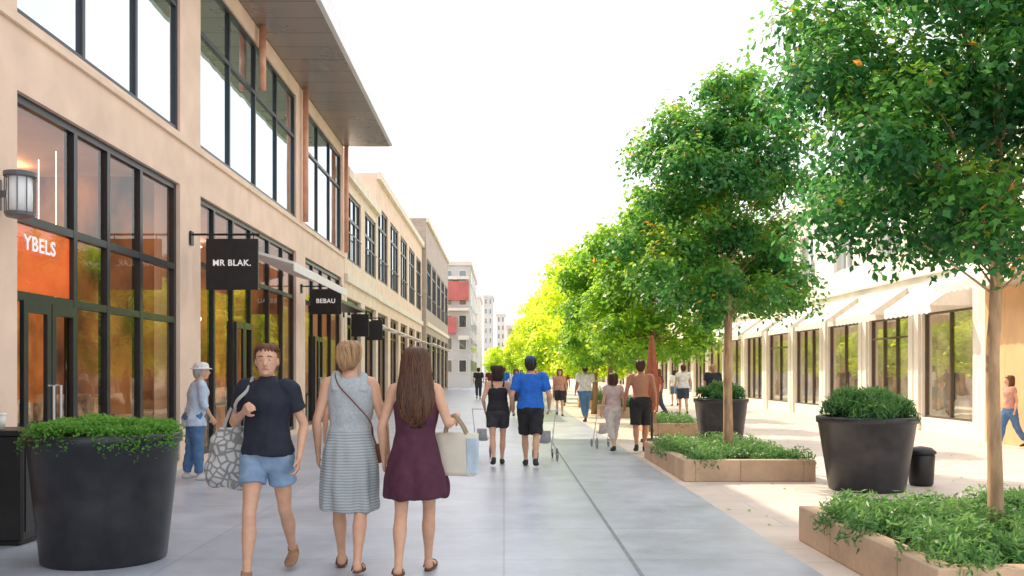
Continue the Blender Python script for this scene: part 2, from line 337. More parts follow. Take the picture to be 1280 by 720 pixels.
for y0,y1 in ((3,8),(11,13.6),(15.2,17),(18.6,21.7),(23,24.2),(25.4,27.8)):
    g=G(); g.box(-7.75,-7.7,y0,y1,.1,2.4)
    for z in (.5,1.0,1.5,2.0): g.box(-7.697,-7.25,y0,y1,z,z+.05)
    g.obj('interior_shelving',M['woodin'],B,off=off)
    g=G(); yy=y0
    while yy<y1-.3:
        for z in (.553,1.053,1.553,2.053):
            if random.random()<.75: g.box(-7.6,-7.3,yy,yy+random.uniform(.1,.24),z,z+random.uniform(.15,.35))
        yy+=.3
    o=g.obj('shelf_goods',M['goods'],B,off=off); o['kind']='stuff'
for y0,y1 in ((10.9,12.2),(12.4,13.8),(15.3,16.6),(18.6,19.6),(20.2,21.6),(25.4,27.4)):
    g=G(); g.box(-6.5,-5.9,y0,y1,.80,.86)
    for q in (y0+.05,y1-.11):
        for x in (-6.47,-5.97): g.box(x,x+.05,q,q+.06,.05,.80)
    g.obj('display_table',M['blackm'],B,off=off)
    g=G(); yy=y0+.05
    while yy<y1-.2: h=random.uniform(.08,.4); g.box(-6.4,-6.05,yy,yy+.16,.863,.863+h); yy+=random.uniform(.2,.35)
    o=g.obj('display_goods',M['goods'],B,off=off); o['kind']='stuff'
for y0,y1 in ((9.6,14),(15,22),(23,28)):
    g=G(); g.box(-7.6,-7.3,y0,y1,4.5,4.54); g.obj('ceiling_light',M['lamppanel'],B,off=off)
for i,y in enumerate((10.9,11.6,12.2,12.8,13.3,15.6,16.2,17.0,18.0,18.8,19.4,20.2,20.9,23.8,24.6,25.3,26.0,26.8)):
    z=2.6+.35*((i*2)%3)/2; x=-6.3-.5*(i%3); g=G(); g.add(*ell((x,y,z),(.05,.05,.05),10,7)); g.add(*tube([(x,y,z+.05),(x,y,4.6)],[.005,.005],5,1)); g.obj('pendant_lamp',M['lampglow'],B,off=off,smooth=True)
textobj('YBELS',M['signw'],B,(-5.03-off[0],9.87-off[1],2.86),(pi/2,0,pi/2),.22,'shop_lettering',.02,1.1)
g=G(); g.add([(-4.99,16.2,3.78),(-4.99,21.6,3.78),(-3.75,21.6,3.42),(-3.75,16.2,3.42),(-4.99,16.2,3.83),(-4.99,21.6,3.83),(-3.75,21.6,3.47),(-3.75,16.2,3.47)],[(0,1,2,3),(7,6,5,4),(0,3,7,4),(3,2,6,7),(2,1,5,6),(1,0,4,5)])
g.box(-3.749,-3.73,16.2,21.6,3.30,3.44); g.obj('awning',M['white'],B,off=off)
g=G(); g.box(-4.99,-4.2,23.3,27.6,3.3,3.38); g.obj('awning',M['blackm'],B,off=off,label='flat dark metal entrance canopy')
def lantern(loc):
    T=thing('wall_lantern',loc,'cylindrical ribbed wall lantern with pale glass on pillar','lamp')
    g=G(); v,f=lathe([(.06,.46),(.15,.44),(.15,.40),(.13,.39)],20); g.add(v,f); v,f=lathe([(.02,-.02),(.12,0),(.135,.02),(.135,.05)],20); g.add(v,f)
    for k in range(10):
        a=2*pi*k/10; g.add(*tube([(.135*math.cos(a),.135*math.sin(a),.03),(.135*math.cos(a),.135*math.sin(a),.4)],[.006,.006],5,1))
    g.box(-.22,-.1,-.03,.03,.2,.26); g.box(-.235,-.215,-.07,.07,.08,.38); g.obj('cage',M['lampcage'],T)
    g=G(); g.add(*lathe([(.11,.05),(.12,.2),(.11,.39)],20)); g.obj('lamp_glass',M['lampsoft'],T,smooth=True)
lantern((-4.76,8.95,3.02))
def hsign(y,x0,x1,z0,z1,txt,lab,sz):
    T=thing('hanging_sign',(-5,y,z0),lab,'sign','hanging signs along shop facade')
    o=(-5,y,z0); g=G(); g.box(x0,x1,y-.03,y+.03,z0,z1); g.obj('sign_board',M['blackm'],T,off=o,bevel=.008)
    g=G(); g.box(-4.99,-4.96,y-.06,y+.06,z1-.1,z1+.12); g.add(*tube([(-4.97,y,z1+.07),(x1+.02,y,z1+.07)],[.018,.018],8,1))
    for x in (x0+.08,x1-.08): g.add(*tube([(x,y,z1-.0),(x,y,z1+.07)],[.008,.008],6,1))
    g.obj('bracket',M['blackm'],T,off=o)
    if txt: textobj(txt,M['signw'],T,((x0+x1)/2+5,-.036,(z1-z0)*.52),(pi/2,0,0),sz,bold=.02)
hsign(14.5,-4.74,-3.91,2.81,3.62,'MR BLAK.','square black hanging sign with white lettering on bracket',.135)
hsign(22.4,-4.76,-4.0,2.92,3.54,'BEBAU','black hanging sign with small white lettering on bracket',.15)
for y in (28.3,31.5): hsign(y,-4.75,-4.2,2.6,3.3,None,'plain black hanging sign on wall bracket',.1)
# --- other left buildings
def simple_left(y0,y1,h,X,wm,lab,nb,upz,lowm):
    off=(X,(y0+y1)/2,0); T=thing('shop_building',off,lab,'building')
    L=(y1-y0)/nb; lo=[];up=[]
    for i in range(nb):
        a=y0+L*i+.45; b=y0+L*(i+1)-.45; lo.append((a,b,.15,3.9)); up.append((a,b,upz[0],upz[1]))
    shell(T,off,X,1,y0,y1,h,9,lo+up,wm,[4.6])
    for a,b,c,d in up: window(T,off,X,1,a,b,c,d,[a+(b-a)/3,a+2*(b-a)/3],[d-.8],M['glass_up'],M['frame'],.1,rec=.05)
    for a,b,c,d in lo: window(T,off,X,1,a,b,c,d,[a+(b-a)/2],[3.0],M['glass_lo'],M['frame'],.1)
    g=G(); g.box(X-3,X-2.9,y0+.35,y1-.35,.1,4.4); g.obj('interior_wall',lowm,T,off=off)
    g=G(); g.box(X+.003,X+.16,y0,y1,h-.25,h+.05); g.obj('cornice',M['stucco3'],T,off=off)
    g=G(); g.box(X+.003,X+.10,y0,y1,4.35,4.6); g.obj('cornice',M['stucco3'],T,off=off)
    for i in range(nb):
        a=y0+L*i+.5; b=y0+L*(i+1)-.5; g=G(); g.box(X+.003,X+.4,a,b,3.25,3.31); g.obj('awning',M['canvas'],T,off=off)
        g=G(); g.add(*ell((X-1.4,(a+b)/2,2.9),(.12,.12,.12))); g.obj('pendant_lamp',M['lampglow'],T,off=off)
        g=G(); g.box(X+.02,X+.05,a,b,upz[0]+.85,upz[0]+.89)
        for k in range(int((b-a)/.3)): g.box(X+.025,X+.04,a+k*.3,a+k*.3+.015,upz[0]+.02,upz[0]+.85)
        g.obj('window_guard',M['rail'],T,off=off)
simple_left(28.55,36,7.9,-5,M['stucco2'],'sand stucco shop building with tall dark framed windows',2,(5.1,7.3),M['orange'])
simple_left(36.05,56,9.4,-5.05,M['stucco'],'long beige shop building with dark upper windows and cornice',5,(5.2,8.2),M['orange'])
simple_left(56.1,78,11,-4.8,M['stone'],'tall brown stone shop building with flat parapet',5,(5.4,8.6),M['orange'])
def block(x0,x1,y0,y1,h,wm,lab,nx,nz,accents=(),side=None,nyw=0):
    off=((x0+x1)/2,y0,0); T=thing('apartment_building',off,lab,'building')
    g=G(); g.box(x0,x1,y0,y1,0,h); g.obj('wall',wm,T,off=off)
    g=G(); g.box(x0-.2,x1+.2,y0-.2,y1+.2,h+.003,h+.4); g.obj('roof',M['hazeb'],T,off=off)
    dx=(x1-x0)/nx; dz=(h-1)/nz
    for i in range(nx):
        for j in range(nz):
            a=x0+dx*(i+.2); b=x0+dx*(i+.8); c=1+dz*(j+.2); d=1+dz*(j+.8)
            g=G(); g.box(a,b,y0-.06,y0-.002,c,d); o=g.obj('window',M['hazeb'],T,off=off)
            g=G(); g.box(a+.1,b-.1,y0-.08,y0-.063,c+.1,d-.1); g.obj('window_pane',M['glass_dk'],o,off=off)
    for j in range(nz):
        for i in range(nyw):
            dy=(y1-y0)/nyw; a=y0+dy*(i+.2); b=y0+dy*(i+.8); c=1+dz*(j+.2); d=1+dz*(j+.8); X=x1 if side>0 else x0
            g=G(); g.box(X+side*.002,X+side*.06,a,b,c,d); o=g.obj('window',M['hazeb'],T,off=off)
            g=G(); g.box(X+side*.063,X+side*.08,a+.1,b-.1,c+.1,d-.1); g.obj('window_pane',M['glass_dk'],o,off=off)
    for (a,b,c,d,m) in accents:
        g=G(); g.box(a,b,y0-.7,y0-.003,c,d); g.obj('facade_panel',m,T,off=off)
block(-13,-3.3,88,108,11.8,M['hazeg'],'weathered grey apartment block with muted red facade panels',7,5,[(-5.7,-3.4,8.4,10.2,M['red']),(-5.5,-4.6,5.2,6.8,M['red']),(-4.4,-3.4,4.6,5.0,M['plaster']),(-5.7,-3.4,10.4,10.7,M['plaster']),(-5.7,-3.4,7.4,7.65,M['plaster'])],1,5)
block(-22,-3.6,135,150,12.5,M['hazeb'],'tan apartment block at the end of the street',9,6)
block(-3.9,-2.2,175,190,16,M['hazeg'],'narrow grey tower block beyond the street',2,8)
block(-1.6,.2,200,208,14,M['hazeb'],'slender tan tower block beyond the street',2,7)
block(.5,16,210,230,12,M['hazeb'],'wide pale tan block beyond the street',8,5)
# --- right buildings
def awn(T,off,x1,x2,a,b,zt,zb,m):
    g=G(); g.add([(x1,a,zt),(x1,b,zt),(x2,b,zb),(x2,a,zb),(x1,a,zt+.03),(x1,b,zt+.03),(x2,b,zb+.03),(x2,a,zb+.03)],[(0,1,2,3),(7,6,5,4),(0,3,7,4),(3,2,6,7),(2,1,5,6),(1,0,4,5)])
    k=int((b-a)/.25)
    for j in range(k):
        p=a+(b-a)*j/k; q=a+(b-a)*(j+1)/k-.01; g.add([(x2-.002,p,zb+.02),(x2-.002,q,zb+.02),(x2-.002,q,zb-.15),(x2-.002,(p+q)/2,zb-.19),(x2-.002,p,zb-.15)],[(0,1,2,3,4)])
    g.add([(x1,a-.002,zt),(x2,a-.002,zb),(x1,a-.002,zb)],[(0,1,2)]); g.obj('awning',m,T,off=off)
def right_b(y0,y1,h,wm,lab,nb,X=10.7):
    off=(X,(y0+y1)/2,0); T=thing('shop_building',off,lab,'building')
    L=(y1-y0)/nb; lo=[];up=[]
    for i in range(nb):
        a=y0+L*i+.38; b=y0+L*(i+1)-.38; lo.append((a,b,.35,3.0)); up.append((a+.5,b-.5,4.7,6.3))
    shell(T,off,X,-1,y0,y1,h,9,lo+up,wm,[4.1])
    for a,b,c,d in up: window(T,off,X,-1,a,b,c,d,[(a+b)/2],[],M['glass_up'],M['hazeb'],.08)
    for i,(a,b,c,d) in enumerate(lo):
        window(T,off,X,-1,a,b,c,d,[a+(b-a)*(.36 if i%2 else .5)]+([a+(b-a)*.68] if i%2 else []),[2.45] if i%3==1 else [],M['glass_r'],M['frameb'],.05,rec=.08)
    g=G(); g.box(X+1.6,X+1.7,y0+.35,y1-.35,.1,3.9); g.obj('interior_wall',M['creamin'],T,off=off)
    for i in range(nb):
        for q in (y0+L*i+.05,y0+L*(i+1)-.29): g=G(); g.box(X-.06,X-.003,q,q+.24,.003,3.5); g.obj('pilaster',M['plaster'],T,off=off)
    g=G(); g.box(X-.22,X-.003,y0,y1,h-.3,h+.05); g.obj('cornice',M['plaster'],T,off=off)
    g=G(); g.box(X-.12,X-.003,y0,y1,3.95,4.15); g.obj('cornice',M['plaster'],T,off=off)
    for i in range(nb):
        a=y0+L*i+.45; b=y0+L*(i+1)-.45; awn(T,off,X-.005,X-1.0,a,b,3.72,3.02,M['canvas'] if i%3 else M['white'])
right_b(20.3,44,7.4,M['plaster'],'white plaster shop building with canvas awnings over windows',7)
right_b(44.1,70,7.8,M['stucco3'],'cream shop building with row of canvas awnings',7)
right_b(70.1,150,8.2,M['plaster'],'long white shop building with many awnings',16)
off=(10.4,16,0); T=thing('shop_building',off,'shop building with smooth orange-tan wall panel beside plaza','building')
g=G(); facade(g,10.4,-1,8,20.2,0,7.4,[(9,12.5,.3,3.2),(13.5,17,.3,3.2),(9.5,12,4.6,6.2),(14,16.5,4.6,6.2)]); g.box(10.8,19,8,8.3,0,7.4); g.box(10.8,19,19.9,20.2,0,7.4); g.obj('wall',M['plaster'],T,off=off)
g=G()
for i in range(3): g.box(10.32,10.397,17.2+i*.78,17.97+i*.78,.003,3.25)
g.obj('wall_cladding',M['wood'],T,off=off)
g=G(); g.box(10.8,19,8.3,19.9,7.0,7.3); g.obj('roof',M['fascia'],T,off=off)
for a,b,c,d in [(9,12.5,.3,3.2),(13.5,17,.3,3.2),(9.5,12,4.6,6.2),(14,16.5,4.6,6.2)]: window(T,off,10.4,-1,a,b,c,d,[(a+b)/2],[],M['glass_dk'],M['frame'],.08)
awn(T,off,10.39,9.5,17,20.1,3.95,3.38,M['canvas'])
# ------------------------------------------------------------ trees
def tree_data(seed,zc,rx,rz,fork,tr,N,L,W,lm,bm,ncl=48,tb=0,cr=(.20,.36),lum=.14):
    random.seed(seed); g=G(); w1=random.uniform(-.05,.05); w2=random.uniform(-.05,.05)
    g.add(*tube([(0,0,0),(w1*.5,w2*.5,fork*.35),(w1,w2,fork*.7),(0,0,fork),(w2,w1,zc),(0,0,zc+rz*.6)],[tr*1.2,tr,tr*.93,tr*.86,tr*.55,tr*.15],12,4))
    cl=[]; z0b=zc-rz
    for i in range(ncl):
        for _ in range(30):
            t=random.uniform(.02,.97); a=random.uniform(0,2*pi)
            R=rx*(math.sqrt(max(0,1-((t-.36)/.64)**2)) if t>.36 else 1-.32*((.36-t)/.36)**2)
            q=random.uniform(.12,1)**.5*.88; wv=1+lum*math.sin(3*a+seed+t*3)+lum*.8*math.sin(5*a+t*9)+lum*.6*math.sin(t*14+a*2)
            p=Vector((math.cos(a)*R*q*wv,math.sin(a)*R*q*wv,z0b+2*rz*t+random.uniform(-.12,.12)))
            if all((p-c[0]).length>.26*rx for c in cl): break
        cl.append((p,random.uniform(*cr)*rx*(.8 if t>.8 else 1),random.random()))
    for p,r,_ in cl[::1]:
        hd=math.hypot(p.x,p.y); z0=max(fork*random.uniform(.93,1.28),min(p.z-.25*rx-hd*.5,zc+rz*.4)); z0=min(z0,zc+rz*.5); mid=Vector((p.x*.5,p.y*.5,z0+(p.z-z0)*.5+.08))
        g.add(*tube([(0,0,z0),mid,p],[tr*.20,tr*.12,tr*.04],6,3))
        for k in range(2):
            e=p+Vector((random.uniform(-1,1),random.uniform(-1,1),random.uniform(-.4,1)))*r*.8
            g.add(*tube([mid,(mid+e)/2+Vector((0,0,.04)),e],[tr*.08,tr*.055,tr*.025],5,1))
    trunk=g.mesh('trunk',bm,True)
    wt=np.array([r**2 for _,r,_ in cl]); cnt=(N*wt/wt.sum()).astype(int); Ps=[];Ns=[];Ts=[]
    for (p,r,c),n in zip(cl,cnt):
        d=rng.normal(size=(n,3)); d/=np.linalg.norm(d,axis=1)[:,None]; q=rng.uniform(0.05,1,n)**.42
        wob=1+.42*np.sin(5*d[:,0]+c*9)*np.cos(4*d[:,1]+c*5)+.10*rng.normal(size=n)
        Q=d*(q*wob*r)[:,None]*np.array([1.12,1.12,.74]); Q[:,2]-=.3*(Q[:,0]**2+Q[:,1]**2)/max(r,.1)
        Ps.append(Q+np.array(p)); Ns.append(d*.8+rng.normal(size=(n,3))*.5+np.array([0,0,.6]))
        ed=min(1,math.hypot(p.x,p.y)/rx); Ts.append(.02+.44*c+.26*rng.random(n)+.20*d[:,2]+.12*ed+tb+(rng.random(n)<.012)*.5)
    P=np.concatenate(Ps); NN=np.concatenate(Ns); TT=np.concatenate(Ts)
    return trunk,leaves('crown',P,NN,L,W,TT,lm,.6)
def tree(data,loc,lab,s=1,rz=0,grp='row of young street trees'):
    T=thing('street_tree',loc,lab,'tree',grp,rz); T.scale=(s,s,s)
    addobj('trunk',data[0],T); addobj('crown',data[1],T); return T
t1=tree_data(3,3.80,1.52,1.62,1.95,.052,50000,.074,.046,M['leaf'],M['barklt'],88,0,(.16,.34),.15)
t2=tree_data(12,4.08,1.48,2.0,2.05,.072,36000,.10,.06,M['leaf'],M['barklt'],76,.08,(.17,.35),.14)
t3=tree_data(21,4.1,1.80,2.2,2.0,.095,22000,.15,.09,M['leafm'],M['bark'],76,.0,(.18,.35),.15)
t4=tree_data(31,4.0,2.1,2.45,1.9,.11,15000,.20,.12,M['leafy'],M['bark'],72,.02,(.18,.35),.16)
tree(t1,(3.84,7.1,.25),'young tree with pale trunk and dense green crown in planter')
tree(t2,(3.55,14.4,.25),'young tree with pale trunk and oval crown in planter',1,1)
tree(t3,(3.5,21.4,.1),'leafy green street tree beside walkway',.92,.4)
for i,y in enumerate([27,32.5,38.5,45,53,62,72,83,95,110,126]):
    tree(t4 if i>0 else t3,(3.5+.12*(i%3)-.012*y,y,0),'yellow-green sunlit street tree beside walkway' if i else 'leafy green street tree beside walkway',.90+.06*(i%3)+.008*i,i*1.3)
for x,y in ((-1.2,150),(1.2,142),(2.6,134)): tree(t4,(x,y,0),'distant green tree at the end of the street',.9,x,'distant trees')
# ------------------------------------------------------------ planters
def herb_mesh(N,fn,L,W,m,tb=0,up=.8,droop=-.5):
    P=np.array([fn() for _ in range(N)]); n=rng.normal(size=(N,3))*.7+np.array([0,0,up]); hz=(P[:,2]-P[:,2].min())/(np.ptp(P[:,2])+1e-6)
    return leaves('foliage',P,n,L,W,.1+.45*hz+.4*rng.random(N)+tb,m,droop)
def pot_foliage(R,z,hh,spill,N,L,W,m,lumps=26,rr=.2,up=.8,droop=-.5):
    C=[(random.uniform(0,1)**.5*R*.95,random.uniform(0,2*pi),random.uniform(.35,1)) for _ in range(lumps)]
    def fn():
        r,a,k=random.choice(C); cx,cy=r*math.cos(a),r*math.sin(a)
        d=Vector((random.gauss(0,1),random.gauss(0,1),random.gauss(0,1))).normalized()*random.uniform(.2,1)**.4*rr*R/.55
        x,y=cx+d.x,cy+d.y; zz=z+hh*k*(1-.55*(r/R)**2)*.7*(random.random()**.5 if hh>.3 else 1)+abs(d.z)*.6*min(hh,.2)/.2
        q=math.hypot(x,y)
        if q>R*1.0: zz-=(q-R)*spill*random.uniform(.4,1.6)
        return (x,y,zz)
    return herb_mesh(N,fn,L,W,m,0,up,droop)
def pot(loc,Rt,Rb,h,lab,fol):
    T=thing('planter_pot',loc,lab,'planter','large black plant pots')
    g=G(); g.add(*lathe([(Rb*.96,0),(Rb,.02),(Rb+(Rt-Rb)*.5,h*.5),(Rt-.01,h-.09),(Rt+.012,h-.08),(Rt+.015,h-.01),(Rt,h),(Rt-.05,h),(Rt-.06,h-.08),(.0,h-.09)],56)); g.obj('pot',M['black'],T,smooth=True,bevel=0)
    g=G(); g.add(*lathe([(Rt-.062,h-.085),(Rt*.5,h-.05),(.01,h-.04)],30)); g.obj('soil',M['soil'],T)
    addobj('foliage',fol,T); return T
random.seed(5)
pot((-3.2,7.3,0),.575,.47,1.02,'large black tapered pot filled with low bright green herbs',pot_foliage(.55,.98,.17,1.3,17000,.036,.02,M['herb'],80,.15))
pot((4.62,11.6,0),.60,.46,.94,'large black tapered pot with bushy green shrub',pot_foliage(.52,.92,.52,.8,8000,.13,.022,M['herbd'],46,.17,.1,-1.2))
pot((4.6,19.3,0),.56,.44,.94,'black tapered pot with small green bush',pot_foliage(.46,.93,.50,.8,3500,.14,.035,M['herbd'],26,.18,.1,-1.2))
def bed(x0,x1,y0,y1,h,lab,N,hh=.26):
    T=thing('stone_planter',((x0+x1)/2,(y0+y1)/2,0),lab,'planter','low stone planter beds'); o=T.location; off=tuple(o); t=.16
    g=G(); g.box(x0,x0+t,y0,y1,.004,h); g.box(x1-t,x1,y0,y1,.004,h); g.box(x0+t,x1-t,y0,y0+t,.004,h); g.box(x0+t,x1-t,y1-t,y1,.004,h); g.obj('planter_wall',M['corten'],T,off=off,bevel=.012)
    g=G(); g.box(x0+t,x1-t,y0+t,y1-t,.004,h-.05); g.obj('soil',M['soil'],T,off=off)
    C=[(random.uniform(x0+.1,x1-.1),random.uniform(y0+.12,y1-.1),random.uniform(.3,1)) for _ in range(int((x1-x0)*(y1-y0)*12))]
    def fn():
        cx,cy,k=random.choice(C); d=Vector((random.gauss(0,1),random.gauss(0,1),random.gauss(0,1))).normalized()*random.uniform(.1,1)**.5*.24
        x,y=cx+d.x,cy+d.y; z=h-.05+abs(d.z)*hh/.26*k+.03
        if x<x0 or y<y0 or x>x1 or y>y1: z=max(.06,z-random.uniform(0,.12))
        return (x-off[0],y-off[1],z)
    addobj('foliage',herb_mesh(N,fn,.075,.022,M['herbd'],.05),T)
bed(2.62,4.9,5.5,8.1,.31,'low tan stone planter bed overflowing with leafy ground cover',24000,.30)
bed(2.45,4.25,12.4,15.9,.30,'low tan stone planter bed with green ground cover',13000,.24)
bed(3.45,4.6,21.3,24.2,.30,'small tan stone planter bed with green plants',5000,.3)
bed(3.3,4.6,29.5,32.5,.35,'dark green hedge in low stone planter',5000,.6)
bed(3.3,4.6,37,41,.35,'dark green hedge in low stone planter',5000,.8)
# ------------------------------------------------------------ people
SK=[mat('skin_a',(.64,.34,.22),.5,.08,20,sss=.08),mat('skin_b',(.68,.39,.26),.5,.08,20,sss=.08),mat('skin_c',(.38,.19,.12),.5,.05,20,sss=.05),mat('skin_d',(.50,.23,.14),.5,.06,20,sss=.08)]
HM={}
def hairm(n,c): 
    if n not in HM: HM[n]=mat('hair_'+n,c,.40,.5,34,.5,ns=(1,1,.10))
    return HM[n]
CM={}
def cloth(n,c,rough=.85,stripe=None,patt=None):
    if n in CM: return CM[n]
    if stripe:
        m,nt,b,o=newmat('fabric_'+n); v=coords(nt); wv=nt.nodes.new('ShaderNodeTexWave'); wv.bands_direction='Z'; wv.inputs['Scale'].default_value=stripe; wv.inputs['Distortion'].default_value=1.6; wv.inputs['Detail'].default_value=2
        nt.links.new(v,wv.inputs['Vector']); r=ramp(nt,[(.35,[x*.66 for x in c]),(.65,[x*1.0 for x in c])]); nt.links.new(wv.outputs['Fac'],r.inputs['Fac'])
        sp=nt.nodes.new('ShaderNodeSeparateXYZ'); nt.links.new(v,sp.inputs[0]); mr=nt.nodes.new('ShaderNodeMapRange'); mr.inputs['From Min'].default_value=1.04; mr.inputs['From Max'].default_value=1.06
        nt.links.new(sp.outputs['Z'],mr.inputs['Value'])
        n2=nt.nodes.new('ShaderNodeTexNoise'); n2.inputs['Scale'].default_value=60; nt.links.new(v,n2.inputs['Vector']); r2=ramp(nt,[(.3,[x*.85 for x in c]),(.7,[x*1.08 for x in c])]); nt.links.new(n2.outputs['Fac'],r2.inputs['Fac'])
        mx=nt.nodes.new('ShaderNodeMixRGB'); nt.links.new(mr.outputs[0],mx.inputs[0]); nt.links.new(r.outputs[0],mx.inputs[1]); nt.links.new(r2.outputs[0],mx.inputs[2])
        nt.links.new(mx.outputs[0],b.inputs['Base Color']); b.inputs['Roughness'].default_value=.9
        CM[n]=m
    elif patt:
        m,nt,b,o=newmat('fabric_'+n); v=coords(nt); vo=nt.nodes.new('ShaderNodeTexVoronoi'); vo.inputs['Scale'].default_value=patt; vo.feature='DISTANCE_TO_EDGE'; nt.links.new(v,vo.inputs['Vector'])
        r=ramp(nt,[(.06,[x*.42 for x in c]),(.16,c)]); nt.links.new(vo.outputs['Distance'],r.inputs['Fac']); nt.links.new(r.outputs[0],b.inputs['Base Color']); b.inputs['Roughness'].default_value=.9; CM[n]=m
    else: CM[n]=mat('fabric_'+n,c,rough,.16,14,.35)
    return CM[n]
EW=mat('eye_white',(.75,.72,.7),.25,.02); EI=mat('eye_iris',(.06,.035,.02),.2,.1); LP=mat('lips',(.50,.20,.16),.5,.05)
def vv(a): return np.array(a,float)
def hand(g,wr,d,nrm,side,curl,fing=True):
    d=vv(d)/np.linalg.norm(d); nrm=vv(nrm)-d*np.dot(nrm,d); nrm/=np.linalg.norm(nrm); ac=np.cross(d,nrm)
    g.add(*tube([wr-d*.02,wr+d*.02,wr+d*.06,wr+d*.088],[(.025,.02),(.034,.017),(.042,.016),(.038,.012)],12,2,ref=ac))
    if not fing: 
        return
    for i,(o,l,r) in enumerate(((-.0315,.068,.0085),(-.0105,.078,.009),(.0105,.072,.0087),(.0315,.056,.0075))):
        p=wr+d*.08+ac*o; pts=[p]; ang=0; dd=d+ac*o*2.0
        for k,(fr,ba) in enumerate(((.42,18),(.32,32),(.26,26))):
            ang+=math.radians(ba)*curl*(1+.12*i); v=dd*math.cos(ang)+nrm*math.sin(ang); p=p+v*l*fr; pts.append(p)
        g.add(*tube(pts,[r,r*.95,r*.88,r*.65],8,2))
    s=-1; p=wr+d*.022+ac*s*.030
    p1=p+(d*.65+ac*s*.6+nrm*.25)*.042; p2=p1+(d*.85+ac*s*.15+nrm*.4)*.032
    g.add(*tube([p,p1,p2],[.013,.0105,.008],8,2))
def person(loc,yaw,h,lab,skin=0,female=True,legs=((18,8),(-16,14)),arms=None,hair='short',haircol=('brown',(.05,.025,.012)),
           top=None,bottom=None,dress=None,shoe=('dark',(.04,.04,.045)),headyaw=0,lean=0,vox=.012,curl=(1,1),cap=None,face=False,palms=None,sandal=False,hat=None,wide=1):
    T=thing('person',(loc[0],loc[1],.005),lab,'person',None,math.radians(yaw)); s=h/1.72
    sh=(.158 if female else .188)*wide; hp=.09 if female else .088; tw=(.94 if female else 1.06)*wide
    body=G(); base=[]
    for sd,(sw,kb) in zip((1,-1),legs):
        a=math.radians(sw); b=math.radians(sw-kb); hip=vv((sd*hp,0,.92)); kn=hip+vv((0,math.sin(a)*.43,-math.cos(a)*.43)); an=kn+vv((-sd*.015,math.sin(b)*.41,-math.cos(b)*.41)); base.append([hip,kn,an])
    low=min(l[2][2] for l in base); dz=.08-low
    for l in base:
        for p in l: p[2]+=dz
    ly=math.tan(math.radians(lean))
    def L(p): return (p[0],p[1]+max(0,p[2]-(.92+dz))*ly,p[2])
    def Z(z): return z+dz
    def T0(cx,cy,z,rx,ry,*e): q=L((cx,cy,Z(z))); return (q[0],q[1],q[2],rx*tw,ry*tw)+e
    torso=[(0,-.01,.80,.05,.05),(0,-.01,.85,.15,.10),(0,-.015,.92,.172,.118),(0,0,1.0,.155,.105),(0,.005,1.09,.130,.092),(0,0,1.19,.145,.102),(0,.005,1.29,.163,.118 if female else .112),(0,-.005,1.37,.155,.095),(0,-.01,1.42,.125,.075),(0,-.005,1.455,.07,.058),(0,.005,1.50,.054,.056),(0,.015,1.57,.05,.055)]
    body.add(*loft([T0(*t) for t in torso],24,2))
    hy=math.radians(headyaw); hc=L((0,.015,Z(1.60)))
    def H(p):
        x,y,z=p; return (hc[0]+x*math.cos(hy)-y*math.sin(hy),hc[1]+x*math.sin(hy)+y*math.cos(hy),hc[2]+z)
    def addh(g,vf): g.add([H(p) for p in vf[0]],vf[1])
    addh(body,loft([(0,.045,-.118,.018,.018),(0,.035,-.108,.042,.045),(0,.022,-.08,.056,.073),(0,.012,-.04,.066,.088),(0,.004,0,.073,.096),(0,-.004,.04,.077,.1),(0,-.01,.08,.068,.088),(0,-.012,.105,.045,.06),(0,-.012,.117,.012,.015)],24,2))
    addh(body,tube([(0,.093,.018),(0,.108,-.012),(0,.118,-.03),(0,.10,-.042)],[.008,.011,.0155,.008],8,2))
    if face: addh(body,tube([(-.05,.078,.026),(-.022,.094,.024),(.022,.094,.024),(.05,.078,.026)],[.008,.009,.009,.008],8,2)); addh(body,ell((0,.082,-.095),(.02,.018,.016),10,7))
    for sd in (1,-1): addh(body,ell((sd*.077,-.005,-.012),(.011,.02,.032),10,7))
    Aj=[]
    for i,sd in enumerate((1,-1)):
        S0=vv(L((sd*sh,-.005,Z(1.405))))
        if arms and arms[i]: e,wv=arms[i]; e=vv(e); wv=vv(wv); e=e*(sd,1,1); wv=wv*(sd,1,1)
        else: e=vv((sd*.07,-.04,-.28)); wv=vv((sd*.02,.07,-.25))
        E=S0+e; W=E+wv; Aj.append((S0,E,W))
        k=1 if not female else .86
        body.add(*tube([vv(L((sd*.07,-.005,Z(1.40)))),S0,S0+e*.35,S0+e*.7,E,E+wv*.25,E+wv*.65,W],[.045,.058*k,.05*k,.043*k,.039*k,.041*k,.032*k,.0245*k],14,3))
        pn=palms[i] if palms and palms[i] else (-sd,.2,0)
        hand(body,W,wv,pn,sd,curl[i],vox<.02)
    kt=.93 if female else 1.0
    for l,sd in zip(base,(1,-1)):
        hip,kn,an=l; d1=kn-hip; d2=an-kn; k=kt
        body.add(*tube([hip+vv((0,-.01,.04)),hip+d1*.15,hip+d1*.5,hip+d1*.85,kn+vv((0,.006,0)),kn+d2*.2+vv((0,-.008,0)),kn+d2*.38+vv((0,-.014,0)),kn+d2*.75,an],[.085*k,.090*k,.074*k,.057*k,.053*k,.052*k,.056*k,.037*k,.032*k],16,3))
        up=an[2]-.08; pit=math.asin(min(.85,up/.2)) if up>.005 else 0
        f=vv((sd*.08,math.cos(pit),-math.sin(pit))); hl=an+vv((0,-.035,-.045))
        if up>.005: hl=an+vv((0,-.06,-.03))
        to=hl+f*.215; 
        body.add(*tube([an,an+vv((0,.0,-.03)),(hl+an)/2+f*.04],[.033,.036,.03],10,2))
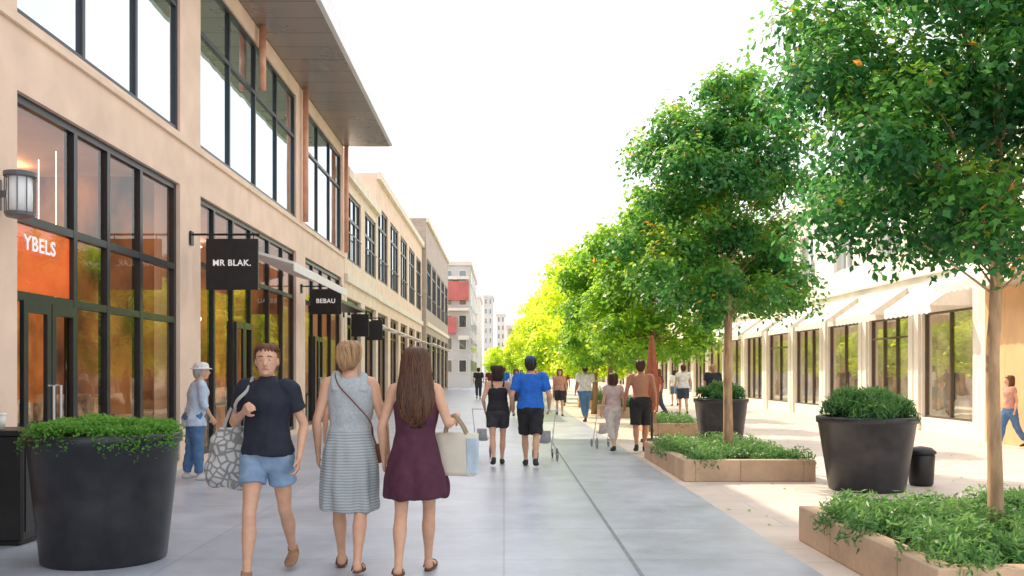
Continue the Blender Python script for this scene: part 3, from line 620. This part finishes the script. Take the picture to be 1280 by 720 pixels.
        body.add(*tube([hl,hl+f*.04+vv((0,0,.005)),hl+f*.11+vv((0,0,.006)),hl+f*.17,to],[(.02,.02),(.033,.032),(.038,.03),(.042,.02),(.022,.012)],12,2,ref=(1,0,0)))
        l.append((hl,f,to))
    me=remesh(body,'body',SK[skin],vox,3,sc=s); bo=addobj('body',me,T)
    def part(g,name,m,v=None,sm=2,disp=0,ds=9,lab=None,zs=1): o=addobj(name,remesh(g,name,m,v or vox*1.15,sm,disp,ds,s,zs),T,lab); return o
    ofs=.018
    if bottom:
        ln,m=bottom['len'],bottom['mat']; g=G(); wst=bottom.get('waist',1.03); fl=bottom.get('flare',.014); q=.012 if vox>.01 else 0
        g.add(*loft([T0(0,-.012,.80,.09,.085),T0(0,-.014,.84,.158,.12),T0(0,-.015,.92,.172+ofs+q,.118+ofs+q),T0(0,-.002,wst-.02,.155+ofs,.108+ofs),T0(0,0,wst,.15+ofs,.102+ofs)],28,3))
        br=lambda t: float(np.interp(t,[0,.15,.5,.85,1],[.085,.09,.074,.057,.053]))*kt
        for l in base:
            hip,kn,an=l[:3]; d1=kn-hip; d2=an-kn
            pts=[hip+vv((0,-.01,.05)),hip+d1*.12]; rad=[.10,br(.12)+.02+q]
            if ln<=1: pts+=[hip+d1*ln*.6,hip+d1*ln]; rad+=[br(ln*.6)+.014+fl*.3+q,br(ln)+.012+fl+q]
            else:
                qq=ln-1; pts+=[hip+d1*.6,kn,kn+d2*qq*.5,kn+d2*qq]; rad+=[.088,.074,.07,.055]
            g.add(*tube(pts,rad,18,3))
        part(g,'trousers' if ln>1 else 'shorts',m,disp=.012,ds=11)
    if top:
        hem,neck,slv,m=top['hem'],top.get('neck',1.45),top.get('sleeve',.45),top['mat']
        hw=.172+ofs+.016; hd=.118+ofs+.020
        lo_=[(0,-.008,hem,hw,hd,.02),(0,-.006,hem+.06,hw-.006,hd-.006,.02)]
        mid=[t for t in torso if hem+.09<t[2]<neck-.02]; rr=lo_+[(t[0],t[1],t[2],max(t[3],.14)+ofs+.004+(.010 if t[2]<1.15 else 0),t[4]+ofs+(.010 if t[2]<1.15 else 0),.010) for t in mid]+[(0,-.006,neck,.078 if neck>1.43 else .12,.065 if neck>1.43 else .085,0)]
        g=G(); g.add(*loft([T0(*r[:5],r[5]) for r in rr],32,3,k=7))
        if top.get('collar'): g.add(*loft([T0(0,-.005,1.445,.085,.075),T0(0,.0,1.468,.074,.07),T0(0,.0,1.485,.066,.066)],24,2))
        for (S0,E,W),sd in zip(Aj,(1,-1)):
            if slv<=0: 
                if top.get('strap'): g.add(*tube([vv(L((sd*.09,.07,Z(1.36)))),vv(L((sd*.105,-.0,Z(1.465)))),vv(L((sd*.09,-.085,Z(1.36))))],[.02,.02,.02],8,3))
                continue
            e=E-S0; wv=W-E; k=1 if not female else .88
            pts=[vv(L((sd*.08,-.005,Z(1.40)))),S0,S0+e*min(slv,1)*.5,S0+e*min(slv,1)]; rad=[.056,.066*k+.008,.062*k+.008,.058*k+.008]
            if slv>1: pts+=[E+wv*(slv-1)*.5,E+wv*(slv-1)]; rad+=[.050,.038]
            g.add(*tube(pts,rad,16,3))
        part(g,'shirt',m,disp=.015,ds=8)
    if dress:
        hem,m,fl=dress['hem'],dress['mat'],dress.get('flare',.23); nk=dress.get('neck',1.36)
        mid=[t for t in torso if .98<t[2]<nk-.02]
        rr=[(0,.0,hem,fl*.9,fl*.74,.0),(0,.0,hem+.012,fl,fl*.84,.09),(0,-.0,hem+.15,fl*.96,fl*.80,.075),(0,-.008,.90,(.205),.152,.035)]+[(t[0],t[1],t[2],t[3]+ofs+.002,t[4]+ofs,.008) for t in mid]+[(0,-.005,nk,.125 if nk<1.4 else .105,.088 if nk<1.4 else .075,0)]
        g=G(); g.add(*loft([T0(*r[:5],r[5]) for r in rr],64,4,k=8,ph=loc[0]*3))
        for sd in (1,-1): g.add(*tube([vv(L((sd*.095,.075,Z(1.34)))),vv(L((sd*.10,0,Z(1.47 if nk<1.4 else 1.455)))),vv(L((sd*.095,-.085,Z(1.34))))],[dress.get('strap',.02)]*3,8,3))
        part(g,'dress',m,vox*1.2,disp=.020,ds=8,zs=.45)
    R={'short':[(0,-.012,.120,.03,.03),(0,-.014,.110,.056,.066),(0,-.018,.075,.080,.096),(0,-.024,.03,.084,.093),(0,-.036,-.02,.082,.082),(0,-.05,-.065,.064,.06),(0,-.06,-.10,.04,.035)],
       'bob':[(0,-.012,.124,.03,.03),(0,-.014,.114,.06,.07),(0,-.016,.075,.085,.101),(0,-.02,.02,.091,.101),(0,-.03,-.05,.094,.09),(0,-.035,-.11,.09,.08),(0,-.04,-.15,.06,.055)],
       'long':[(0,-.012,.126,.03,.03),(0,-.014,.116,.06,.07),(0,-.016,.075,.09,.106),(0,-.022,.0,.102,.11),(0,-.045,-.09,.11,.092),(0,-.075,-.18,.125,.07),(0,-.1,-.30,.128,.056),(0,-.105,-.40,.10,.042),(0,-.10,-.48,.05,.022)]}[hair if hair in('short','bob','long') else 'short']
    g=G(); addh(g,loft(R,28,3,k=11))
    Rc=catmull([r for r in R],3)
    ns={'short':170,'bob':140,'long':340}[hair] if vox<.009 else 40
    for i in range(ns):
        th=random.uniform(0,2*pi) if hair=='short' else random.uniform(pi-.5,2*pi+.5)
        e=random.uniform(1.0,1.09); ph=random.uniform(0,6); end=len(Rc)-random.randint(0,7 if hair=='long' else 3)
        if hair=='short' and 0.15<th<pi-.15: end=random.randint(6,8)
        pts=[]; am=.07 if hair!='long' else random.uniform(.05,.16)
        for j,r in enumerate(Rc[1:end]):
            t2=th+am*math.sin(j*.5+ph)+(.25*j/8 if hair=='short' else 0); pts.append(H((r[0]+r[3]*e*math.cos(t2),r[1]+r[4]*e*math.sin(t2),r[2])))
        if len(pts)>3: g.add(*tube(pts,[.0025+.0035*math.sin(pi*min(1,(j+1)/len(pts))) for j in range(len(pts))],5,1))
    def raw(g,name,m):
        me=g.mesh(name,m,True); co=np.empty(len(me.vertices)*3); me.vertices.foreach_get('co',co); me.vertices.foreach_set('co',co*s); me.update(); return addobj(name,me,T)
    raw(g,'hair',hairm(*haircol))
    if cap:
        g=G(); addh(g,loft([(0,-.008,.02,.092,.112),(0,-.007,.08,.088,.108),(0,-.01,.115,.066,.08),(0,-.01,.133,.02,.025)],24,3)); addh(g,tube([(0,.07,.05),(0,.13,.045),(0,.17,.035)],[(.075,.008),(.068,.007),(.045,.005)],14,2,ref=(1,0,0)))
        raw(g,'cap',cap)
    if hat:
        g=G(); addh(g,loft([(0,-.008,.030,.135,.155),(0,-.008,.040,.135,.155),(0,-.008,.05,.095,.115),(0,-.007,.09,.088,.108),(0,-.01,.125,.066,.08),(0,-.01,.138,.02,.025)],24,2)); raw(g,'hat',hat)
    if face:
        for sd in (1,-1):
            g=G(); addh(g,ell((sd*.03,.0885,.002),(.0125,.009,.0065),12,8)); raw(g,'eye',EW)
            g=G(); addh(g,ell((sd*.03,.0955,.002),(.0055,.003,.0055),10,6)); raw(g,'iris',EI)
            g=G(); addh(g,tube([(sd*.014,.102,.025),(sd*.03,.101,.030),(sd*.048,.089,.024)],[.003,.004,.002],6,2)); raw(g,'eyebrow',hairm(*haircol))
        g=G(); addh(g,tube([(-.023,.094,-.066),(-.008,.1015,-.063),(.008,.1015,-.063),(.023,.094,-.066)],[(.003,.003),(.005,.006),(.005,.006),(.003,.003)],8,2)); raw(g,'mouth',LP)
    for l in base:
        hl,f,to=l[3]; an=l[2]; g=G()
        if sandal:
            g.add(*tube([hl-f*.012+vv((0,0,-.024)),hl+f*.06+vv((0,0,-.024)),hl+f*.14+vv((0,0,-.022)),to+f*.01+vv((0,0,-.008))],[(.026,.009),(.038,.009),(.043,.009),(.03,.008)],14,3,ref=(1,0,0)))
            for q in (.05,.14): c=hl+f*q+vv((0,0,.004)); g.add(*tube([c+vv((-.042,0,-.02)),c+vv((-.03,0,.018)),c+vv((0,0,.034 if q<.1 else .024)),c+vv((.03,0,.018)),c+vv((.042,0,-.02))],[.006]*5,6,3))
            raw(g,'sandal',cloth(*shoe))
        else:
            g.add(*tube([hl-f*.008,hl+f*.04,hl+f*.11,hl+f*.17,to+f*.012],[(.028,.03),(.041,.038),(.046,.037),(.048,.028),(.03,.017)],14,3,ref=(1,0,0)))
            g.add(*tube([hl+f*.035,an+vv((0,.004,.012))],[.04,.041],12,1)); part(g,'shoe',cloth(*shoe),v=vox)
    return T,Aj,s,base
def wpt(T,p,s):
    a=T.rotation_euler[2]; x,y,z=[q*s for q in p]; return vv((T.location.x+x*math.cos(a)-y*math.sin(a),T.location.y+x*math.sin(a)+y*math.cos(a),T.location.z+z))
BR=('brown',(.08,.036,.018)); BL=('blond',(.40,.24,.12)); DK=('dark',(.03,.018,.013)); GY=('grey',(.5,.48,.46)); AU=('auburn',(.17,.06,.025))
F=.0072
P1=person((-1.72,6.62),176,1.73,'person in navy polo and denim shorts walking with cloth bag',1,True,((17,4),(-17,18)),
   arms=[((.11,-.04,-.26),(-.15,.19,.09)),((.10,-.03,-.27),(-.01,.09,-.24))],hair='short',haircol=('reddish',(.13,.045,.02)),top=dict(hem=.92,neck=1.465,sleeve=.6,collar=True,mat=cloth('navy',(.016,.020,.036))),
   bottom=dict(len=.50,mat=cloth('denim',(.22,.33,.48)),flare=.018),shoe=('tan',(.35,.2,.12)),headyaw=12,vox=F,face=True,curl=(2.2,1),palms=[(-.3,-1,.1),None])
P2=person((-1.16,6.85),4,1.745,'woman in grey dress with striped skirt, seen from behind',1,True,((-12,10),(12,4)),
   arms=[((.09,-.02,-.28),(.03,.05,-.25)),((.08,-.03,-.28),(.00,.08,-.25))],hair='short',haircol=BL,dress=dict(hem=.47,mat=cloth('grey_stripe',(.44,.49,.52),stripe=15),flare=.228,neck=1.44,strap=.035),shoe=('brownleather',(.16,.08,.05)),headyaw=-14,vox=F,sandal=True)
P3=person((-.655,6.72),-4,1.69,'woman with long brown hair in plum dress, seen from behind',1,True,((13,5),(-13,14)),
   arms=[((.10,-.06,-.25),(.03,.23,.02)),((.09,-.03,-.28),(.0,.08,-.25))],hair='long',haircol=('chestnut',(.095,.036,.018)),dress=dict(hem=.60,mat=cloth('plum',(.085,.022,.045)),flare=.245,neck=1.35),shoe=('brownleather',(.16,.08,.05)),headyaw=10,vox=F,sandal=True,curl=(2.2,1))
def sack(name,pos,size,m,lab,cat,straps,rz=0,slouch=.02,strapm=None,sr=.008):
    T=thing(name,tuple(pos),lab,cat,None,rz); w_,d_,h_=size; g=G()
    g.add(*loft([(0,0,.0,w_*.30,d_*.3,0),(0,0,.02,w_*.46,d_*.45,.03),(0,0,h_*.3,w_*.54,d_*.55,.07),(0,0,h_*.65,w_*.46,d_*.4,.09),(0,0,h_,w_*.28,d_*.14,.08)],36,4,k=5))
    addobj('bag_body',remesh(g,'bag_body',m,.009,2,slouch,7),T)
    for st in straps:
        g=G(); g.add(*tube([tuple(vv(p)-vv(pos)) for p in st],[(sr*1.6,sr*.5)]*len(st),8,4)); o=g.obj('strap',strapm or m,T,smooth=True); o.rotation_euler=(0,0,-rz)
    return T
T,A,s,_=P1; e=wpt(T,A[0][1],s); wr=wpt(T,A[0][2],s); sh_=wpt(T,A[0][0],s)
bp=vv((e[0]-.04,e[1]+.10,.64)); sack('shoulder_bag',bp,(.36,.17,.44),cloth('bag_pale',(.58,.59,.58),patt=16),'grey and white patterned slouchy cloth bag hanging from shoulder','bag',
  [[bp+vv((-.08,0,.40)),bp+vv((-.0,0,.6)),sh_+vv((.02,.06,.02)),sh_+vv((.05,-.0,.075)),sh_+vv((.03,-.08,-.02)),e+vv((.04,-.10,.13)),bp+vv((.07,-.03,.41))]],slouch=.028,strapm=cloth('bagstrap',(.45,.45,.43)))
# flat tote
T,A,s,_=P3; fa=(wpt(T,A[0][1],s)*.5+wpt(T,A[0][2],s)*.5); bp=vv((fa[0]+.03,fa[1],fa[2]-.40))
T=thing('tote_bag',tuple(bp),'flat cream canvas tote bag with handles hanging from forearm','bag',None,math.radians(-18))
def panel(g,w0,w1,d0,d1,z0,z1,nz=10):
    v=[];f=[];n=40
    for i in range(nz+1):
        t=i/nz; W=w0+(w1-w0)*t; D=d0+(d1-d0)*t*t; z=z0+(z1-z0)*t
        for j in range(n):
            a=2*pi*j/n; c,s_=math.cos(a),math.sin(a); k=.35
            v.append((W*math.copysign(abs(c)**k,c),D*math.copysign(abs(s_)**k,s_)*(1+.10*math.sin(5*a+4*t)),z+.008*math.sin(3*a)*t))
    for i in range(nz):
        for j in range(n): f.append((i*n+j,i*n+(j+1)%n,(i+1)*n+(j+1)%n,(i+1)*n+j))
    f.append(tuple(range(n))[::-1]); f.append(tuple(nz*n+j for j in range(n))); g.add(v,f)
g=G(); panel(g,.145,.175,.055,.018,0,.31); g.obj('bag_body',mat('fabric_canvas_cream',(.74,.69,.57),.85,.10,5,.25),T,smooth=True)
g=G(); g.box(.10,.186,-.058,-.02,.02,.28); g.obj('side_panel',cloth('pale_blue_canvas',(.50,.62,.72)),T,bevel=.006)
for q in (-.03,.03):
    g=G(); g.add(*tube([(-.09,q*.6,.29),(-.07,q*.6,.37),(-.02,q*.3,.445),(.05,q*.6,.37),(.09,q*.6,.29)],[(.012,.004)]*5,8,4)); g.obj('handle',cloth('strap_tan',(.4,.3,.2)),T,smooth=True)
T,A,s,_=P2; q=vv((T.location.x,T.location.y,0)); 
bp=q+vv((.15,.17,.80)); sack('crossbody_bag',bp,(.2,.08,.15),cloth('leather_brown',(.2,.09,.05)),'small brown crossbody bag with thin strap','bag',
  [[bp+vv((0,0,.14)),q+vv((.172,-.09,1.12)),q+vv((.06,-.145,1.27)),q+vv((-.06,-.128,1.40)),q+vv((-.105,-.03,1.495)),q+vv((-.07,.08,1.42)),q+vv((.08,.15,1.2)),bp+vv((.02,.02,.14))]],slouch=.004,sr=.004)
person((-1.72,9.9),6,1.58,'person with auburn hair in peach top, partly hidden',0,True,((4,2),(-4,4)),hair='bob',haircol=AU,top=dict(hem=.95,sleeve=.4,mat=cloth('peach',(.6,.3,.22))),bottom=dict(len=.5,mat=cloth('denim',(.22,.33,.48))),vox=.013)
P4=person((-4.28,12.6),-60,1.62,'older woman in pale blue blouse, jeans and white hat by shopfront',1,True,((4,2),(-5,4)),hair='short',haircol=GY,top=dict(hem=.80,sleeve=1.3,mat=cloth('paleblue',(.50,.62,.78))),bottom=dict(len=1.92,mat=cloth('jean',(.08,.18,.36))),lean=7,vox=.011,face=True,hat=cloth('whitecotton',(.75,.75,.75)),shoe=('whitecanvas',(.6,.6,.6)),arms=[((.06,.02,-.28),(-.04,.12,-.2)),None],wide=1.18)
T,A,s,_=P4; wr=wpt(T,A[1][2],s); bp=wr+vv((-.02,0,-.38)); sack('hand_bag',bp,(.28,.12,.24),cloth('taupe',(.25,.17,.13)),'taupe handbag held by older woman','bag',[[bp+vv((-.05,0,.23)),wr+vv((0,0,-.09)),bp+vv((.05,0,.23))]],slouch=.008)
person((-.10,14.6),2,1.62,'woman in black tank top and dark shorts walking away',1,True,((14,4),(-14,20)),hair='bob',haircol=DK,top=dict(hem=.95,neck=1.36,sleeve=0,strap=1,mat=cloth('blackcotton',(.02,.02,.025))),bottom=dict(len=.6,mat=cloth('darkcotton',(.035,.035,.045))),vox=.011,arms=[((.09,-.05,-.27),(-.03,.16,-.18)),((.09,-.05,-.27),(-.03,.16,-.18))])
person((.42,14.4),-2,1.76,'man in bright blue t-shirt, black shorts and cap walking away',1,False,((-14,16),(14,4)),hair='short',haircol=DK,top=dict(hem=.92,sleeve=.75,mat=cloth('royalblue',(.02,.15,.62))),bottom=dict(len=.95,mat=cloth('blackcotton',(.02,.02,.025)),flare=.02),vox=.011,cap=cloth('capnavy',(.05,.09,.20)),arms=[((.10,-.05,-.28),(-.0,.16,-.2)),((.10,-.05,-.28),(-.0,.16,-.2))])
person((2.05,17.1),10,1.5,'person in pale pink top and white trousers walking away',1,True,hair='bob',haircol=BR,top=dict(hem=.9,sleeve=.5,mat=cloth('palepink',(.6,.45,.45))),bottom=dict(len=1.6,mat=cloth('offwhite',(.6,.55,.52))),vox=.013)
person((2.55,17.0),-8,1.74,'shirtless tanned man in black shorts walking away',3,False,((12,4),(-14,18)),hair='short',haircol=BR,bottom=dict(len=.95,mat=cloth('blackcotton',(.02,.02,.025)),flare=.02),vox=.011)
far=[(6.2,31.5,0,'whitecotton','darkjean',False),(5.6,33,40,'maroon','jean',True),(6.9,30,180,'navy','darkcotton',False),(10.0,18.0,90,'peach','jean',True),
     (1.9,31,180,'peach','darkcotton',True),(2.4,27,10,'whitecotton','jean',False),(1.3,36,180,'navy','darkcotton',True),(2.6,40,0,'rust','darkjean',False),(.4,30,180,'whitecotton','darkcotton',True),(-.4,33,0,'maroon','darkjean',False),
     (-2.9,34,180,'blackcotton','jean',False),(0,46,0,'royalblue','darkjean',False),(1.0,52,180,'whitecotton','jean',True),(-1.4,50,0,'blackcotton','darkcotton',False),(3.0,50,0,'rust','jean',True),(-.6,62,0,'navy','jean',False),(7.5,40,0,'whitecotton','jean',True),(2.9,33,0,'rust','darkjean',True),(8.2,36,180,'navy','jean',False),(4.9,29,90,'rust','darkjean',True),(5.2,35,-90,'whitecotton','jean',False)]
cn={'whitecotton':'white','maroon':'maroon','navy':'navy','offwhite':'cream','blackcotton':'black','peach':'peach','rust':'rust','paleblue':'pale blue','royalblue':'blue'}
cc={'maroon':(.14,.03,.03),'rust':(.32,.10,.05),'darkjean':(.05,.07,.12)}
for i,(x,y,yw,tc,bc,fem) in enumerate(far):
    st=.75 if i%3 else .4
    person((x,y),yw,(1.62 if fem else 1.76) if i!=3 else 1.45,('woman' if fem else 'man')+' in '+cn[tc]+' top walking along the street',i%3 if i%3 else 1,fem,((16,4),(-16,16)) if i%2 else ((-14,16),(14,4)),hair='bob' if fem else 'short',haircol=(BR,DK,BL,AU)[i%4],
        top=dict(hem=.93,sleeve=st,mat=cloth(tc,cc.get(tc,(.5,.5,.5)))),bottom=dict(len=1.85 if i%2 else .8,mat=cloth(bc,cc.get(bc,(.1,.1,.1)))),vox=.02)
# ------------------------------------------------------------ street furniture
def stroller(x,y,rz,c,lab,sc=.85):
    T=thing('baby_stroller',(x,y,.005),lab,'stroller','strollers pushed along the walkway',rz); T.scale=(sc,sc,sc)
    g=G()
    for sx in (-.17,.17):
        g.add(*tube([(sx,-.38,1.0),(sx,-.3,.93),(sx,.28,.14)],[.009]*3,8,2)); g.add(*tube([(sx,.1,.6),(sx,-.3,.12)],[.008]*2,8,1)); g.add(*tube([(sx,-.32,.14),(sx,.28,.14)],[.008]*2,8,1))
    g.add(*tube([(-.17,-.38,1.0),(.17,-.38,1.0)],[.011]*2,8,1)); g.obj('frame',M['fascia'],T,smooth=True)
    for sx in (-.2,.2):
        for yy,r in ((-.32,.12),(.3,.09)):
            g=G(); pts=[(sx,yy+r*math.cos(a),.0+r+r*math.sin(a)) for a in np.linspace(0,2*pi,21)]; g.add(*tube(pts,[.009]*21,8,1))
            for a in np.linspace(0,pi,4)[:3]: g.add(*tube([(sx,yy+r*math.cos(a),r+r*math.sin(a)),(sx,yy-r*math.cos(a),r-r*math.sin(a))],[.004]*2,5,1))
            g.obj('wheel',M['rail'],T,smooth=True)
    g=G(); g.add(*tube([(0,.3,.36),(0,.05,.34),(0,-.08,.40),(0,-.13,.58)],[(.10,.02),(.11,.03),(.11,.03),(.10,.02)],14,3,ref=(1,0,0))); g.obj('seat',cloth(*c),T,smooth=True)
stroller(.70,15.6,.1,('strollergrey',(.42,.42,.45)),'slim grey baby stroller with silver frame on walkway')
stroller(-.38,16.2,-.1,('strollergrey',(.42,.42,.45)),'slim grey baby stroller with silver frame on walkway')
stroller(1.95,18.0,.1,('strollerpale',(.6,.56,.52)),'slim pale baby stroller with silver frame on walkway')
T=thing('utility_cabinet',(-4.35,8.05,0),'black metal litter cabinet standing by shop entrance','bin')
g=G(); g.box(-.22,.22,-.25,.25,.05,.95); g.box(-.19,.19,-.22,.22,.004,.05); g.obj('cabinet_body',M['blackm'],T,bevel=.015)
g=G(); g.box(-.24,.24,-.27,.27,.953,1.0); g.obj('lid',M['blackm'],T,bevel=.01)
g=G(); g.box(.221,.228,-.2,.2,.12,.88); g.obj('door_panel',M['frame'],T)
T=thing('paper_cup',(-4.42,8.0,1.0),'white paper cup with lid standing on black cabinet','cup')
g=G(); g.add(*lathe([(.03,0),(.042,.12)],20)); g.obj('cup_body',M['white'],T,smooth=True); g=G(); g.add(*lathe([(.046,.121),(.046,.13),(.038,.14)],20)); g.obj('cup_lid',M['white'],T)
T=thing('closed_parasol',(3.15,19.4,0),'closed rust-coloured parasol on dark pole','parasol')
g=G(); g.add(*lathe([(.24,.004),(.24,.07),(.04,.09),(.025,.1),(.025,2.3)],16)); g.obj('pole',M['blackm'],T)
g=G(); g.add(*loft([(0,0,.65,.12,.12,.15),(0,0,1.0,.15,.15,.15),(0,0,1.5,.12,.12,.12),(0,0,2.1,.06,.06,.08),(0,0,2.3,.02,.02,0)],40,4,k=8)); g.obj('canopy',cloth('parasolrust',(.34,.10,.05)),T,smooth=True)
T=thing('litter_bin',(5.5,12.0,.004),'low black round litter bin beside plant pot','bin')
g=G(); g.add(*lathe([(.13,0),(.15,.03),(.17,.40),(.16,.42)],24)); g.obj('bin_body',M['blackm'],T,smooth=True)
g=G(); g.add(*lathe([(.185,.422),(.185,.45),(.13,.50),(.01,.52)],24)); g.obj('lid',M['blackm'],T,smooth=True)
print('ok')
